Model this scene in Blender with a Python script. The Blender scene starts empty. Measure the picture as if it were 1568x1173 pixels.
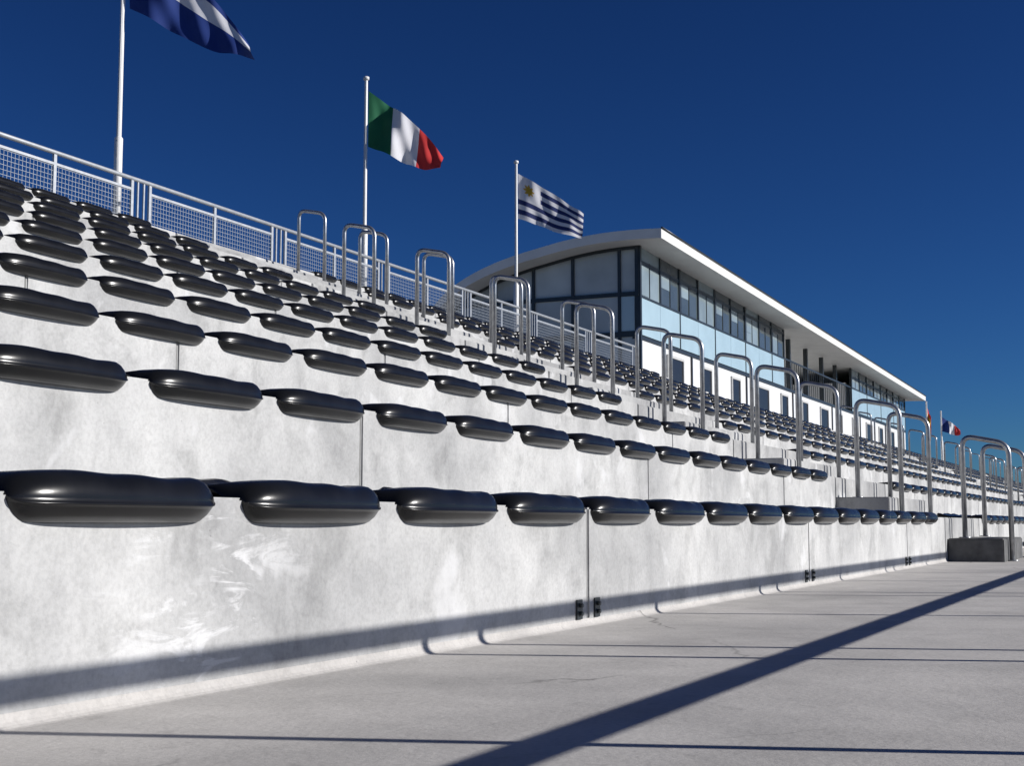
import bpy, bmesh, math, random
from mathutils import Vector, Matrix
random.seed(4)
sc=bpy.context.scene
sc.view_settings.view_transform='Standard'; sc.view_settings.look='None'; sc.view_settings.exposure=0
EYE=.282; R=.312; T=.80; LW=1.46
def top(n): return EYE+.045+R*(n-1)
def lw(n): return LW+T*(n-1)

# ---------------- materials
def newmat(name):
    m=bpy.data.materials.new(name); m.use_nodes=True
    nt=m.node_tree; b=nt.nodes['Principled BSDF']; return m,nt,b
def N(nt,t,**k):
    n=nt.nodes.new(t)
    for a,v in k.items():
        if a in n.inputs: n.inputs[a].default_value=v
        else: setattr(n,a,v)
    return n
def simple(name,col,rough=.5,metal=0,var=.12,scale=8,coat=0,bump=0,spec=.5):
    m,nt,b=newmat(name)
    tc=N(nt,'ShaderNodeTexCoord'); no=N(nt,'ShaderNodeTexNoise',Scale=scale,Detail=4.0)
    nt.links.new(tc.outputs['Object'],no.inputs['Vector'])
    r=N(nt,'ShaderNodeValToRGB')
    r.color_ramp.elements[0].position=.3; r.color_ramp.elements[1].position=.7
    r.color_ramp.elements[0].color=[c*(1-var) for c in col]+[1]
    r.color_ramp.elements[1].color=[min(1,c*(1+var)) for c in col]+[1]
    nt.links.new(no.outputs['Fac'],r.inputs[0]); nt.links.new(r.outputs[0],b.inputs['Base Color'])
    b.inputs['Roughness'].default_value=rough; b.inputs['Metallic'].default_value=metal
    b.inputs['Coat Weight'].default_value=coat; b.inputs['Specular IOR Level'].default_value=spec
    if bump:
        bp=N(nt,'ShaderNodeBump',Strength=bump,Distance=.01); nt.links.new(no.outputs['Fac'],bp.inputs['Height']); nt.links.new(bp.outputs[0],b.inputs['Normal'])
    return m
def mixc(nt,fac,a,b,mode='MIX'):
    m=nt.nodes.new('ShaderNodeMix'); m.data_type='RGBA'; m.blend_type=mode
    for s,v in ((0,fac),(6,a),(7,b)):
        if isinstance(v,(int,float)): m.inputs[s].default_value=v
        elif isinstance(v,(tuple,list)): m.inputs[s].default_value=tuple(v)+((1,) if len(v)==3 else ())
        else: nt.links.new(v,m.inputs[s])
    return m.outputs[2]
def ramp(nt,src,stops):
    r=nt.nodes.new('ShaderNodeValToRGB'); e=r.color_ramp.elements
    while len(e)<len(stops): e.new(.5)
    for i,(p,c) in enumerate(stops):
        e[i].position=p; e[i].color=(c,c,c,1) if isinstance(c,(int,float)) else tuple(c)+(1,)
    nt.links.new(src,r.inputs[0]); return r.outputs[0]
def concrete(name,light,dark,wall=True):
    m,nt,b=newmat(name); tc=N(nt,'ShaderNodeTexCoord').outputs['Object']
    def noise(s,d=8,rough=.6,dist=0,vec=tc):
        n=N(nt,'ShaderNodeTexNoise',Scale=s,Detail=float(d),Roughness=rough,Distortion=dist); nt.links.new(vec,n.inputs['Vector']); return n.outputs['Fac']
    big=ramp(nt,noise(1.3,5,.6,.3),[(.36,0.0),(.60,1.0)])
    c=mixc(nt,big,dark,light)
    med=ramp(nt,noise(6 if wall else 4,7,.68,.35),[(.34,.70 if wall else .84),(.46,.91),(.58,1.0)])
    c=mixc(nt,.9,c,med,'MULTIPLY')
    if wall:
        mp=N(nt,'ShaderNodeMapping'); mp.inputs['Scale'].default_value=(7,7,1.8); nt.links.new(tc,mp.inputs[0])
        st=ramp(nt,noise(1.6,5,.65,.4,mp.outputs[0]),[(.34,.80),(.48,1.0)])
        c=mixc(nt,.45,c,st,'MULTIPLY')
    else:
        sp=ramp(nt,noise(16,3,.6,.2),[(.30,.80),(.38,1.0)]); c=mixc(nt,.6,c,sp,'MULTIPLY')
    fine=ramp(nt,noise(110,2,.6),[(.3,.82),(.6,1.0)])
    c=mixc(nt,.7,c,fine,'MULTIPLY')
    vo=N(nt,'ShaderNodeTexVoronoi',Scale=30.0); nt.links.new(tc,vo.inputs['Vector'])
    pit=ramp(nt,vo.outputs['Distance'],[(.03,.3),(.075,1.0)])
    pm=ramp(nt,noise(3,2),[(.55,0.0),(.62,.6)])
    c=mixc(nt,pm,c,mixc(nt,1.0,c,pit,'MULTIPLY'))
    if wall:
        # broken, brushed smears of lighter skim on one panel and small smears elsewhere
        mp2=N(nt,'ShaderNodeMapping'); mp2.inputs['Location'].default_value=(-1.90,-1.46,-.19); nt.links.new(tc,mp2.inputs[0])
        ln=N(nt,'ShaderNodeVectorMath',operation='LENGTH'); nt.links.new(mp2.outputs[0],ln.inputs[0])
        reg=ramp(nt,ln.outputs['Value'],[(.10,1.0),(.34,0.0)])
        mp3=N(nt,'ShaderNodeMapping'); mp3.inputs['Rotation'].default_value=(0,.5,0); mp3.inputs['Scale'].default_value=(6,6,22); nt.links.new(tc,mp3.inputs[0])
        sw=ramp(nt,noise(1.0,5,.65,1.6,mp3.outputs[0]),[(.50,0.0),(.60,.65)])
        gr=ramp(nt,noise(7,3,.6,.4),[(.44,0.0),(.56,1.0)])
        f=mixc(nt,1.0,mixc(nt,1.0,sw,gr,'MULTIPLY'),reg,'MULTIPLY')
        c=mixc(nt,f,c,(.74,.74,.74))
        bl=ramp(nt,noise(3.4,4,.6,.4),[(.62,0.0),(.68,.55)])
        c=mixc(nt,bl,c,(.68,.68,.68))
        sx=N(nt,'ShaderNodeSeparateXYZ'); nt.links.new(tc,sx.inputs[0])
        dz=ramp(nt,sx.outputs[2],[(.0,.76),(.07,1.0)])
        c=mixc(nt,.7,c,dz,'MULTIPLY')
    else:
        vc=N(nt,'ShaderNodeTexVoronoi',Scale=.55,feature='DISTANCE_TO_EDGE')
        wn=N(nt,'ShaderNodeTexNoise',Scale=3.0,Detail=5.0); nt.links.new(tc,wn.inputs['Vector'])
        v2=N(nt,'ShaderNodeVectorMath',operation='MULTIPLY_ADD'); nt.links.new(wn.outputs['Color'],v2.inputs[0]); v2.inputs[1].default_value=(.3,.3,.3); nt.links.new(tc,v2.inputs[2])
        nt.links.new(v2.outputs[0],vc.inputs['Vector'])
        cr=ramp(nt,vc.outputs['Distance'],[(.0012,.35),(.0035,1.0)])
        cm=ramp(nt,noise(.9,2),[(.5,0.0),(.56,.8)])
        c=mixc(nt,cm,c,mixc(nt,1.0,c,cr,'MULTIPLY'))
    nt.links.new(c,b.inputs['Base Color']); b.inputs['Roughness'].default_value=.85
    bp=N(nt,'ShaderNodeBump',Strength=.4,Distance=.004); nt.links.new(noise(45,4,.7),bp.inputs['Height']); nt.links.new(bp.outputs[0],b.inputs['Normal'])
    return m
M_wall=concrete('pale_concrete',(.615,.613,.60),(.405,.405,.402))
M_floor=concrete('floor_concrete',(.585,.560,.530),(.465,.447,.427),False)
M_step=concrete('stair_concrete',(.50,.50,.49),(.34,.34,.34))
M_darkstep=simple('dark_step_block',(.11,.11,.11),.8,0,.3,12,0,.2)
M_seal=simple('joint_sealant',(.22,.22,.215),.8,0,.25,20)
M_seat=simple('black_seat_plastic',(.008,.0083,.009),.25,0,.4,11,0,.05,.36)
M_galv=simple('galvanised_steel',(.44,.45,.46),.34,.85,.18,25)
M_galvp=simple('pale_galvanised',(.46,.48,.50),.45,.4,.12,25)
M_wire=simple('mesh_wire',(.42,.45,.48),.5,.3,.12,25)
M_white=simple('white_paint',(.78,.78,.77),.4,0,.05,5)
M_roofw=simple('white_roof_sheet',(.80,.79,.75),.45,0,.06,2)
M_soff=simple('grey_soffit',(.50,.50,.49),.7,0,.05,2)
M_frame=simple('dark_frame',(.04,.047,.052),.35,.3,.1,5)
M_glass=simple('window_glass',(.07,.09,.10),.04,0,.2,.6)
M_blind=simple('window_blind',(.25,.31,.33),.08,0,.2,.8)
M_endg=simple('end_glass',(.40,.44,.44),.10,0,.35,.5)
M_panel=simple('pale_blue_panel',(.42,.56,.62),.15,0,.06,1)
M_dark=simple('dark_opening',(.02,.02,.022),.3,0,.1,3)
M_red=simple('flag_red',(.62,.03,.03),.8,0,.08,6); M_green=simple('flag_green',(.01,.14,.06),.8,0,.08,6)
M_fw=simple('flag_white',(.74,.74,.78),.8,0,.04,6); M_fb=simple('flag_blue',(.010,.04,.22),.8,0,.08,6)
M_nb=simple('flag_navy',(.015,.03,.14),.8,0,.08,6); M_yel=simple('flag_yellow',(.6,.36,.03),.8,0,.1,6)
M_ground=simple('asphalt_ground',(.12,.12,.115),.9,0,.2,1)

# ---------------- helpers
def link(o,parent=None):
    sc.collection.objects.link(o)
    if parent: o.parent=parent
    return o
def empty(name):
    e=bpy.data.objects.new(name,None); e.empty_display_size=.2; return link(e)
def mesh(name,bm,mats,parent=None,smooth=False):
    me=bpy.data.meshes.new(name); bmesh.ops.recalc_face_normals(bm,faces=bm.faces); bm.to_mesh(me); bm.free()
    for m in (mats if isinstance(mats,list) else [mats]): me.materials.append(m)
    if smooth:
        for p in me.polygons: p.use_smooth=True
    return link(bpy.data.objects.new(name,me),parent)
def box(bm,x0,x1,y0,y1,z0,z1,mi=0,bev=0):
    vs=[bm.verts.new((x,y,z)) for x in(x0,x1) for y in(y0,y1) for z in(z0,z1)]
    fs=[]
    for q in((0,1,3,2),(4,6,7,5),(0,4,5,1),(2,3,7,6),(0,2,6,4),(1,5,7,3)):
        f=bm.faces.new([vs[i] for i in q]); f.material_index=mi; fs.append(f)
    if bev:
        es=set(e for f in fs for e in f.edges)
        bmesh.ops.recalc_face_normals(bm,faces=fs)
        bmesh.ops.bevel(bm,geom=list(es),offset=bev,segments=2,affect='EDGES')
def rounded(pts,r,seg=5):
    out=[Vector(pts[0])]
    for i in range(1,len(pts)-1):
        p=Vector(pts[i]); a=(Vector(pts[i-1])-p).normalized(); c=(Vector(pts[i+1])-p).normalized()
        for k in range(seg+1):
            t=k/seg; A=p+a*r; C=p+c*r
            out.append(A*(1-t)**2+p*2*t*(1-t)+C*t*t)
    out.append(Vector(pts[-1])); return out
def tube(bm,pts,r,n=10,cap=True,mi=0):
    pts=[Vector(p) for p in pts]; rings=[]; up=None
    for i,p in enumerate(pts):
        d=(pts[min(i+1,len(pts)-1)]-pts[max(i-1,0)]).normalized()
        if up is None:
            up=Vector((0,0,1)) if abs(d.z)<.9 else Vector((1,0,0))
        a=(up-d*up.dot(d)).normalized(); up=a; b=d.cross(a)
        rr=r[i] if isinstance(r,(list,tuple)) else r
        rings.append([bm.verts.new(p+(a*math.cos(2*math.pi*k/n)+b*math.sin(2*math.pi*k/n))*rr) for k in range(n)])
    for i in range(len(rings)-1):
        for k in range(n):
            f=bm.faces.new((rings[i][k],rings[i][(k+1)%n],rings[i+1][(k+1)%n],rings[i+1][k])); f.smooth=True; f.material_index=mi
    if cap: 
        for q in(rings[0][::-1],rings[-1]):
            f=bm.faces.new(q); f.material_index=mi

# ---------------- seat mesh
def seat_mesh():
    prof=[(.002,.007),(-.008,.002),(-.022,0),(-.036,.003),(-.048,.012),(-.055,.022),(-.0575,.0265),(-.0610,.0275),(-.0612,.0300),(-.0580,.0312),(-.0590,.038),(-.0570,.048),(-.0525,.058),(-.045,.067),(-.034,.0735),(-.018,.0765),(.02,.077),(.07,.073),(.13,.067),(.20,.066),(.26,.071),(.31,.083),(.345,.095),(.362,.097),(.374,.090),(.376,.075),(.372,.055),(.365,.0465),(.05,.0465),(.006,.0465)]
    bm=bmesh.new(); W=.228; rc=.042; rp=.095; rings=[]
    xs=[]
    for k in range(9): xs.append(-W+rc*(1-math.cos(k/8*math.pi/2)))
    for k in range(1,26): xs.append(-(W-rc)+2*(W-rc)*k/26)
    xs+= [-x for x in xs[:9]][::-1]
    for x in xs:
        q=abs(x/W); t=max(0,(abs(x)-(W-rc))/rc); e=math.sqrt(max(0,1-t*t))
        tp=max(0,(abs(x)-(W-rp))/rp); ep=math.sqrt(max(0,1-tp*tp*.97))
        ring=[]
        for y,z in prof:
            hump=0
            if z>.045:
                wz=min(1,(z-.045)/.015)
                if y<.06: hump=wz*(.0055*math.exp(-((x+.075)/.055)**2)+.0020*math.cos(2*math.pi*(x-.03)/.17)-.0015)
                else: hump=-.011*(1-(x/W)**2)
            front=y<.004
            if front: zc=.037; zz=zc+(z+hump-zc)*e
            else:
                zc=.056; zz=zc+(z+hump-zc)*(.25+.75*e)
                zz=max(zz,.0465)
            yy=y+ (.012*q*q + .030*(1-ep))*max(0,1-max(0,y)/.25) - (.03*(1-e) if y>.3 else 0)
            ring.append(bm.verts.new((x,yy,zz)))
        rings.append(ring)
    m=len(prof)
    for i in range(len(xs)-1):
        for k in range(m):
            f=bm.faces.new((rings[i][k],rings[i][(k+1)%m],rings[i+1][(k+1)%m],rings[i+1][k])); f.smooth=True
    bm.faces.new(rings[0]); bm.faces.new(rings[-1][::-1])
    box(bm,-.12,.12,.05,.10,.0445,.055); box(bm,-.12,.12,.26,.31,.0445,.055)
    bmesh.ops.recalc_face_normals(bm,faces=bm.faces)
    me=bpy.data.meshes.new('seat_shell'); bm.to_mesh(me); bm.free(); me.materials.append(M_seat); return me
SEAT=seat_mesh(); P=.546; SB=1.66
AIS=[11.7,34.2,56.7,79.2]
blocks=[(-6,10.6),(12.7,33.2),(35.2,55.7),(57.7,78.2),(80.2,97)]
off=[0,.154,-.166,.10,-.12,.16,-.05,.2,0,.15]
for n in range(1,11):
    for bi,(a,b) in enumerate(blocks):
        if n>8:
            if a>25: continue
            b=min(b,25.4)
        e=empty('stadium_seat_row'); e.location=(a,lw(n)+.014,EYE+R*(n-1))
        k0=math.ceil((a+.25-SB-off[n-1])/P); s=SB+off[n-1]+k0*P; i=1
        while s<=b-.22:
            if s>-3.2:
                o=bpy.data.objects.new('seat_%d'%i,SEAT); link(o,e); o.location=(s-a+random.uniform(-.005,.005),random.uniform(-.003,.003),0); o.rotation_euler=(random.uniform(-.012,.012),0,random.uniform(-.016,.016)); i+=1
            s+=P

# ---------------- grandstand concrete
gs=empty('grandstand')
for n in range(1,11):
    for (a,b) in blocks:
        if n>8:
            if a>25: continue
            b=min(b,25.6)
        bm=bmesh.new(); cuts=[a]; j=3.59+.09*(n-1)%.5-2.665*4
        while j<b-.6:
            if j>a+.6: cuts.append(j)
            j+=2.665
        cuts.append(b)
        yb=lw(n)+T+.05 if n<10 else 10.3
        zl=-.3 if n==1 else top(n-1)-.25
        for c0,c1 in zip(cuts,cuts[1:]):
            dy=random.uniform(-.0015,.0015)
            box(bm,c0+.0045,c1-.0045,lw(n)+dy,yb,zl,top(n),0,.005)
        for c in cuts[1:-1]: box(bm,c-.0042,c+.0042,lw(n)+.005,yb-.01,zl+.01,top(n)-.006,1)
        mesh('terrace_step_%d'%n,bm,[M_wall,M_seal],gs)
bm=bmesh.new()
for (a,b) in blocks: 
    for n in range(2,11):
        if n>8 and a>25: continue
        bb=min(b,25.5) if n>8 else b
        box(bm,a+.02,bb-.02,lw(n)+.03,(lw(n)+T) if n<10 else 10.2,-.3,top(n-1)-.2)
mesh('substructure',bm,M_step,gs)
# aisle stairs
bm=bmesh.new(); bd=bmesh.new()
for c in AIS:
    lim=10.2 if c<25 else 7.86; tt=top(10 if c<25 else 8)
    j=0
    while 1.06+.4*j<lim-.1:
        y=1.06+.4*j; z=.171+.156*j
        if z>tt+.01: break
        if j==0: box(bd,c-1.0,c+.45,y,y+.397,-.29,z,0,.008)
        else: box(bm,c-1.085,c+.985,y,y+.44 if z<tt-.05 else lim,-.3 if j<2 else z-.35,z,0,.006)
        j+=1
    box(bm,c-1.08,c+.98,1.5,lim,-.3,.0)
mesh('aisle_stairs',bm,M_step,gs); mesh('entry_step',bd,M_darkstep,gs)
bm=bmesh.new(); box(bm,25.65,97,lw(8)+T+.06,24,top(8)-.4,top(8)-.004); mesh('upper_deck',bm,M_step,gs)
bm=bmesh.new(); box(bm,25.65,96.9,23.4,23.9,-.3,top(8)-.41); box(bm,-6,25.5,10.31,10.5,-.3,top(10)-.01); mesh('rear_wall',bm,M_wall,gs)
bm=bmesh.new()
for (a,b) in blocks:
    r=.02; pr=[(LW+.001,.001)]+[(LW-r+r*math.cos(t)*1.0, r-r*math.sin(t)) for t in [k*math.pi/2/5 for k in range(6)]]
    A=[bm.verts.new((a,y,z)) for y,z in pr]; B=[bm.verts.new((b,y,z)) for y,z in pr]
    for k in range(len(pr)-1): bm.faces.new((A[k],A[k+1],B[k+1],B[k]))
mesh('base_cove',bm,M_floor,gs)
bm=bmesh.new()
for j in range(-2,30):
    x=3.59+2.665*j
    if any(abs(x-c)<1.2 for c in AIS): continue
    for dx in(-.07,.06):
        xx=x+dx
        box(bm,xx-.020,xx+.020,LW-.005,LW-.0018,.020,.074,0,.001)
        tube(bm,[(xx,LW-.005,.058),(xx,LW-.014,.058)],.006,6); tube(bm,[(xx,LW-.005,.036),(xx,LW-.014,.036)],.006,6)
mesh('joint_bracket',bm,M_frame,gs)

# ---------------- floor & ground
bm=bmesh.new(); box(bm,-400,900,-500,600,-.5,-.31); mesh('ground',bm,M_ground)
bm=bmesh.new(); box(bm,-8,100,-1.0,1.5,-.30,0); mesh('concrete_walkway',bm,M_floor)

# ---------------- guardrail on the walkway edge
bm=bmesh.new(); D=-.60
x=2.65+.67-2.75*4
while x<97:
    a=x+.27; b=x+2.75
    for xx in(a,(a+b)/2,b): tube(bm,[(xx,D,0),(xx,D,1.06)],.0145,8); box(bm,xx-.05,xx+.05,D-.05,D+.05,.001,.009)
    x+=2.75
tube(bm,[(-8,D,1.06),(97,D,1.06)],.0205,10); tube(bm,[(-8,D,.65),(97,D,.65)],.022,10)
mesh('walkway_guardrail',bm,M_galv)

# ---------------- stair handrails
def zst(L): return 0 if L<1.06 else .171+.156*math.floor((L-1.06)/.4)
for ci,c in enumerate(AIS):
    for side,s in((0,c-.70),(1,c+.62)):
        nk=(10 if side else 8) if c<25 else 8
        for k in range(nk):
            L=1.2+(.78 if side else .8)*k; h=.92+.39*(L-1.2); w=.168
            if c>25 and L>7.7: continue
            ft=zst(L+w),zst(L-w)
            mx_=top(10 if c<25 else 8)
            pts=[(s,L+w,min(mx_,ft[0])),(s,L+w,h+.035),(s,L-w,h-.035),(s,L-w,min(mx_,ft[1]))]
            bm=bmesh.new(); tube(bm,rounded(pts,.09,7),.0195,12)
            for q in(pts[0],pts[3]): tube(bm,[(q[0],q[1],q[2]+.001),(q[0],q[1],q[2]+.010)],.045,14)
            mesh('stair_handrail',bm,M_galv)

# ---------------- rear mesh fence
bm=bmesh.new(); FY=9.2; zt=EYE+3.45; zb=top(10)+.06
s=10.83-2.4*7
tube(bm,[(s,FY,zt),(25.3,FY,zt)],.022,10)
while s<25:
    e=s+2.13
    for x in(s,(s+e)/2,e): box(bm,x-.018,x+.018,FY-.012,FY+.012,top(10),zt-.02)
    for z in(zt-.11,zb): box(bm,s+.019,e-.019,FY-.011,FY+.011,z-.012,z+.012)
    for x in(e+.09,e+.18): box(bm,x-.009,x+.009,FY-.008,FY+.008,zb,zt-.02)
    x=s+.04
    while x<e-.02: box(bm,x-.0016,x+.0016,FY-.002,FY+.002,zb,zt-.1,1); x+=.045
    z=zb+.045
    while z<zt-.12: box(bm,s+.02,e-.02,FY-.0055,FY-.0025,z-.0016,z+.0016,1); z+=.045
    s+=2.4
mesh('mesh_fence',bm,[M_galvp,M_wire])

# ---------------- flagpoles + flags
PY=9.6
RT=Vector((.4285,-.9035,0)); FW=Vector((.9035,.4285,0))
def pole(s,h,y=PY,base=None,r0=.043,r1=.027):
    base=top(10)-.005 if base is None else base
    bm=bmesh.new(); zc=EYE+3.97
    if base<top(9): zc=base+1.8
    tube(bm,[(s,y,base),(s,y,zc),(s,y,zc+.02),(s,y,h-.06),(s,y,h-.055)],[r0,r0,r1,r1*.85,r1*.85],16)
    tube(bm,[(s,y,base),(s,y,base+.015)],.1,20)
    tube(bm,[(s,y,h-.055),(s,y,h-.04),(s,y,h-.01),(s,y,h)],[.03,.042,.042,.02],16)
    tube(bm,[(s-.05,y-.03,base+.9),(s-.045,y-.03,h-.1)],.004,6)
    return mesh('flagpole',bm,M_white)
def flag(name,s,zref,sc_,tops,bots,colf,mats,nu=72,nv=48,ph=0,y=PY,amp=1):
    def ev(cp,u):
        n=len(cp)-1; p=Vector((0,0))
        for i,c in enumerate(cp):
            p+=Vector(c)*math.comb(n,i)*u**i*(1-u)**(n-i)
        return p
    bm=bmesh.new(); g=[]
    for i in range(nu+1):
        u=i/nu; t=ev(tops,u); b=ev(bots,u); row=[]
        for j in range(nv+1):
            v=j/nv; q=b*(1-v)+t*v
            wv=amp*(.070*math.sin(9.5*u+2.2*(1-v)+ph)+.035*math.sin(17*u-3*v+ph*2)+.012*math.sin(27*u+6*v))*min(1,u*3)
            pos=Vector((s,y,zref))+RT*(.035+q.x)+FW*wv+Vector((0,0,-q.y+.012*math.sin(14*u+4*v+ph)*u))
            row.append(bm.verts.new(pos))
        g.append(row)
    for i in range(nu):
        for j in range(nv):
            f=bm.faces.new((g[i][j],g[i+1][j],g[i+1][j+1],g[i][j+1])); f.smooth=True; f.material_index=colf((i+.5)/nu,(j+.5)/nv)
    o=mesh(name,bm,mats,None,False)
    for p in o.data.polygons: p.use_smooth=True
    return o
H=EYE+6.1
pole(10.8,H); pole(15.66,H); pole(20.5,H)
def px(s,y=PY): 
    return (s*.9035+y*.4285)/2100
Z=lambda yy,kk: EYE+(802-yy)*kk
k=px(15.66)
flag('italian_flag',15.66,Z(124,k),1,[(0,0),(35*k,25*k),(85*k,55*k),(118*k,105*k)],[(0,90*k),(35*k,102*k),(75*k,131*k),(114*k,127*k)],lambda u,v:0 if u<.34 else 1 if u<.67 else 2,[M_green,M_fw,M_red])
k=px(10.8)
flag('tricolour_flag',10.8,Z(-118,k),1,[(0,0),(60*k,30*k),(140*k,70*k),(198*k,172*k)],[(6*k,108*k),(70*k,138*k),(135*k,190*k),(204*k,190*k)],lambda u,v:0 if v<.52 else 1 if v<.86 else 2,[M_fb,M_fw,M_fb],ph=1.3,amp=.8)
k=px(20.5)
def uru(u,v):
    if u<.34 and v>.45:
        du=(u-.17)*1.6; dv=(v-.72)
        r=math.hypot(du,dv*1.0); a=math.atan2(dv,du)
        if r<.085+.05*(math.cos(8*a)*.5+.5): return 2
        return 0
    return 1 if int(v*9)%2==1 else 0
flag('uruguayan_flag',20.5,Z(257,k),1,[(0,0),(30*k,18*k),(75*k,42*k),(102*k,66*k)],[(0,72*k),(35*k,80*k),(65*k,101*k),(100*k,102*k)],uru,[M_fw,M_nb,M_yel],96,72,ph=2.2,amp=.55)
b8=top(8)-.006
pole(69.6,EYE+5.5,base=b8,r0=.06,r1=.04); pole(65,EYE+5.6,base=b8,r0=.06,r1=.04)
k=px(69.6)
flag('french_flag',69.6,EYE+5.2,1,[(0,0),(10*k,6*k),(20*k,12*k),(28*k,20*k)],[(0,22*k),(10*k,25*k),(20*k,30*k),(27*k,28*k)],lambda u,v:0 if u<.34 else 1 if u<.67 else 2,[M_fb,M_fw,M_red],24,16)
flag('spanish_flag',65,EYE+5.3,1,[(0,0),(4*k,8*k),(6*k,20*k),(5*k,35*k)],[(0,28*k),(2*k,34*k),(3*k,44*k),(2*k,55*k)],lambda u,v:0 if .25<v<.75 else 1,[M_yel,M_red],24,16)

# ---------------- clubhouse
cb=empty('clubhouse_building')
S0,S1,BY=38.6,86.0,14.0
zb0=top(8); z1=5.97; z2=7.14; z3=8.42
def sag(s): return -.8*(s-37.6)/50
def prof(y):
    u=min(1,max(0,(y-12.95)/7.9)); return 8.93+.10*math.sin(min(1,u*2)*math.pi)*.6-2.6*(1-math.sqrt(max(0,1-u**2.4)))
ys=[12.95+7.9*(1-(1-i/26)**1.7) for i in range(27)]
bm=bmesh.new(); ss=[37.7+ (87.5-37.7)*i/24 for i in range(25)]
O=[];I=[]
for s in ss:
    O.append([bm.verts.new((s,y,prof(y)+sag(s))) for y in ys]); I.append([bm.verts.new((s,min(y,20.55),prof(y)-.29+sag(s))) for y in ys])
for i in range(24):
    for j in range(26):
        f=bm.faces.new((O[i][j],O[i+1][j],O[i+1][j+1],O[i][j+1])); f.smooth=True
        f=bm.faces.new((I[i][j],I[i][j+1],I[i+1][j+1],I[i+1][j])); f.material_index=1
    bm.faces.new((O[i][0],I[i][0],I[i+1][0],O[i+1][0]))
for e in(0,24):
    for j in range(26): bm.faces.new((O[e][j],O[e][j+1],I[e][j+1],I[e][j]))
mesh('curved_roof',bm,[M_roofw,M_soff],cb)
bm=bmesh.new()
tube(bm,[(s,12.93,8.95+sag(s)) for s in ss],.03,6); mesh('roof_edge_trim',bm,M_frame,cb)
bm=bmesh.new()
box(bm,S0+.1,S1,BY+.1,20.4,zb0,z1-.05)
box(bm,S0+.1,56.2,BY+.3,19.0,z1-.04,z3-.7); box(bm,70,S1,BY+.3,19.0,z1-.04,z3-1.0)
box(bm,56.25,69.95,17.0,19.0,z1-.03,z3-.6)
mesh('core_wall',bm,M_white,cb)
bm=bmesh.new(); box(bm,S0,S1,BY,BY+.09,zb0,z1-.16)
mesh('lower_wall',bm,M_white,cb)
bm=bmesh.new()
box(bm,S0-.02,S1+.02,BY-.04,BY+.2,z1-.15,z1-.04)
s=S0
mull=[]
while s<56.3: mull.append(s); s+=1.955
m2=[70+2*i for i in range(9)]
for L_ in (mull,m2):
    for i,s in enumerate(L_):
        w=.09 if i%2==0 else .05
        box(bm,s-w,s+w,BY-.04,BY+.08,z2+.03,8.75+sag(s)-.1)
        if i%2==0: box(bm,s-.03,s+.03,BY-.03,BY+.05,z1,z2-.03)
    for i in range(len(L_)-1):
        s=L_[i]+.98; box(bm,s-.02,s+.02,BY-.02,BY+.01,z2+.05,8.3+sag(s))
    box(bm,L_[0]-.1,L_[-1]+.1,BY-.035,BY+.08,z2-.03,z2+.03)
    box(bm,L_[0]-.1,L_[-1]+.1,BY-.02,BY+.08,8.28+sag((L_[0]+L_[-1])/2),8.40+sag((L_[0]+L_[-1])/2))
for s in(58.6,61.8,65,68): box(bm,s-.09,s+.09,BY+.3,BY+.48,z1,8.6+sag(s))
box(bm,56.3,69.9,BY,BY+.05,z2-.02,z2+.05)
for i in range(34): s=56.5+i*.4; box(bm,s-.012,s+.012,BY+.01,BY+.035,z1,z2-.021)
mesh('facade_frames',bm,M_frame,cb)
bm=bmesh.new()
for L_ in (mull,m2):
    for i in range(len(L_)-1):
        box(bm,L_[i]+.03,L_[i+1]-.03,BY,BY+.07,z2+.031,8.7+sag(L_[i]),0 if (i*7)%3 else 1)
        hb=random.choice([0,.0,.35,.5])
        if i%4!=3: box(bm,L_[i]+.10,L_[i]+.9,BY-.012,BY-.002,z2+.06+hb,8.27+sag(L_[i]) ,1)
mesh('window_glass',bm,[M_glass,M_blind],cb)
bm=bmesh.new()
for L_ in (mull,m2):
    for i in range(0,len(L_)-1): box(bm,L_[i]+.01,L_[i+1]-.01,BY-.01,BY+.09,z1,z2-.031)
mesh('spandrel_panel',bm,M_panel,cb)
bm=bmesh.new(); s=41.2; i=0
while s<84:
    w=1.0 if i%3 else 1.5
    box(bm,s,s+w,BY-.03,BY-.004,4.0,5.55,0)
    box(bm,s-.08,s,BY-.06,BY-.002,3.9,5.63,1); box(bm,s+w,s+w+.08,BY-.06,BY-.002,3.9,5.63,1); box(bm,s,s+w,BY-.06,BY-.002,5.55,5.63,1)
    if i%2==0: box(bm,s+w+.9,s+w+1.0,BY-.05,BY-.001,zb0,5.8,0)
    s+=3.6; i+=1
mesh('lower_windows',bm,[M_dark,M_soff],cb)
ml=[14.0,14.6,16.13,17.46,18.8,20.3]
bm=bmesh.new()
for a,b in zip(ml,ml[1:]):
    ta,tb=prof(a)-.30,prof(b)-.30
    vs=[bm.verts.new(p) for p in((S0,a,zb0),(S0,b,zb0),(S0,b,tb),(S0,a,ta))]
    bm.faces.new(vs)
mesh('end_glazing',bm,M_endg,cb)
bm=bmesh.new()
for i,y in enumerate(ml):
    w=.045 if i else .09
    box(bm,S0-.07,S0+.05,y-w,y+w,zb0,prof(y)-.31)
for z,hh in((7.20,.06),(5.97,.08),(4.4,.05)): box(bm,S0-.06,S0-.01,14.0,20.2,z-hh,z+hh)
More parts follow.
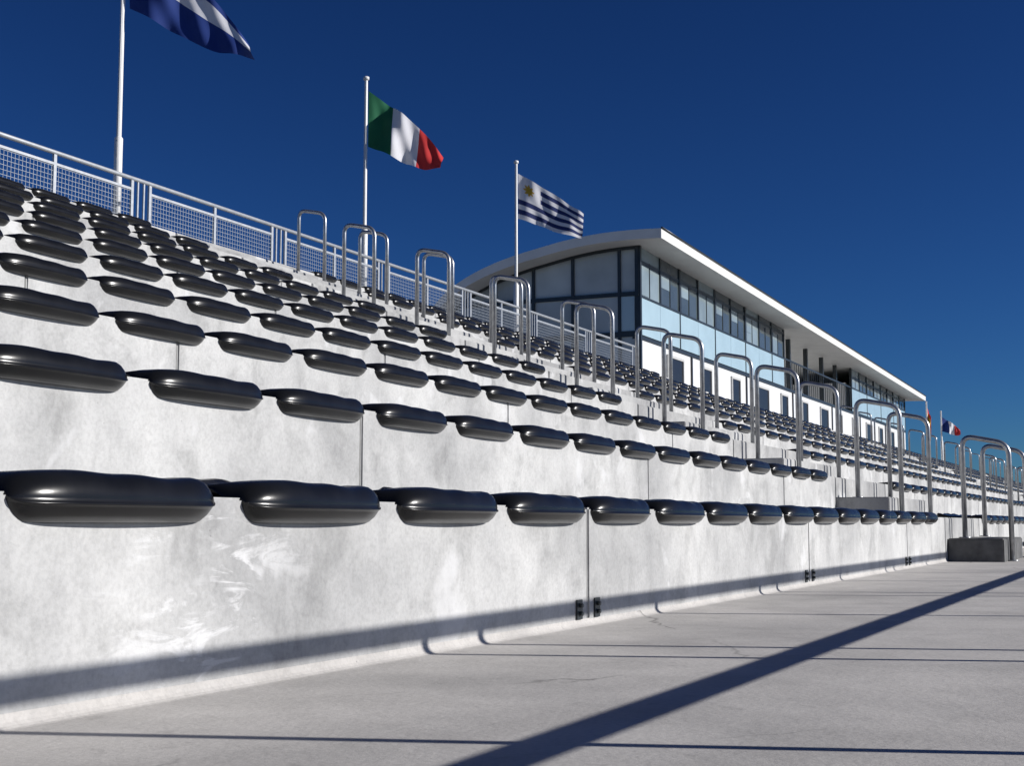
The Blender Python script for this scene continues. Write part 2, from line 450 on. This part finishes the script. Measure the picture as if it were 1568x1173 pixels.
a0=[bm.verts.new((S0-.065,y,prof(y)-.41)) for y in ys if y>=13.9]; a1=[bm.verts.new((S0-.065,y,prof(y)-.30)) for y in ys if y>=13.9]
for j in range(len(a0)-1): bm.faces.new((a0[j],a0[j+1],a1[j+1],a1[j]))
mesh('end_frames',bm,M_frame,cb)
bm=bmesh.new(); box(bm,S0-.03,S0-.004,14.12,14.55,z1+.1,7.12); mesh('corner_panel',bm,M_panel,cb)

# ---------------- world, sun
w=bpy.data.worlds.new("World"); sc.world=w; w.use_nodes=True; nt=w.node_tree
bg=nt.nodes['Background']; sky=nt.nodes.new('ShaderNodeTexSky'); sky.sky_type='NISHITA'; sky.sun_disc=False
sky.sun_elevation=math.radians(25); sky.sun_rotation=math.radians(162); sky.air_density=1.0; sky.dust_density=.1; sky.ozone_density=3.5; sky.altitude=1500
def vm(op,src,vec):
    n=nt.nodes.new('ShaderNodeVectorMath'); n.operation=op; nt.links.new(src,n.inputs[0]); n.inputs[1].default_value=vec; return n.outputs[0]
a=vm('MULTIPLY',sky.outputs[0],(.037,.043,.052))
g=nt.nodes.new('ShaderNodeGamma'); g.inputs[1].default_value=1.45; nt.links.new(a,g.inputs[0])
c=vm('MULTIPLY',g.outputs[0],(9,14,17))
nt.links.new(c,bg.inputs[0]); bg.inputs[1].default_value=.1
az=math.radians(108); el=math.radians(25)
d=Vector((math.cos(az)*math.cos(el),math.sin(az)*math.cos(el),-math.sin(el)))
sl=bpy.data.lights.new('sun','SUN'); sl.energy=4.95; sl.angle=math.radians(.4); sl.color=(1,.97,.93)
so=link(bpy.data.objects.new('sun',sl)); so.rotation_euler=d.to_track_quat('-Z','Y').to_euler(); so.location=(0,-20,20)

# ---------------- camera
cam=bpy.data.cameras.new('camera'); cam.sensor_width=36; cam.lens=2100/1568*36; cam.clip_start=.05; cam.clip_end=3000
co=link(bpy.data.objects.new('camera',cam)); co.location=(0,0,EYE)
ph=math.atan(996/2110); th=math.atan(215.5/2100)
v=Vector((math.cos(ph)*math.cos(th),math.sin(ph)*math.cos(th),math.sin(th)))
co.rotation_euler=v.to_track_quat('-Z','Y').to_euler()
sc.camera=co
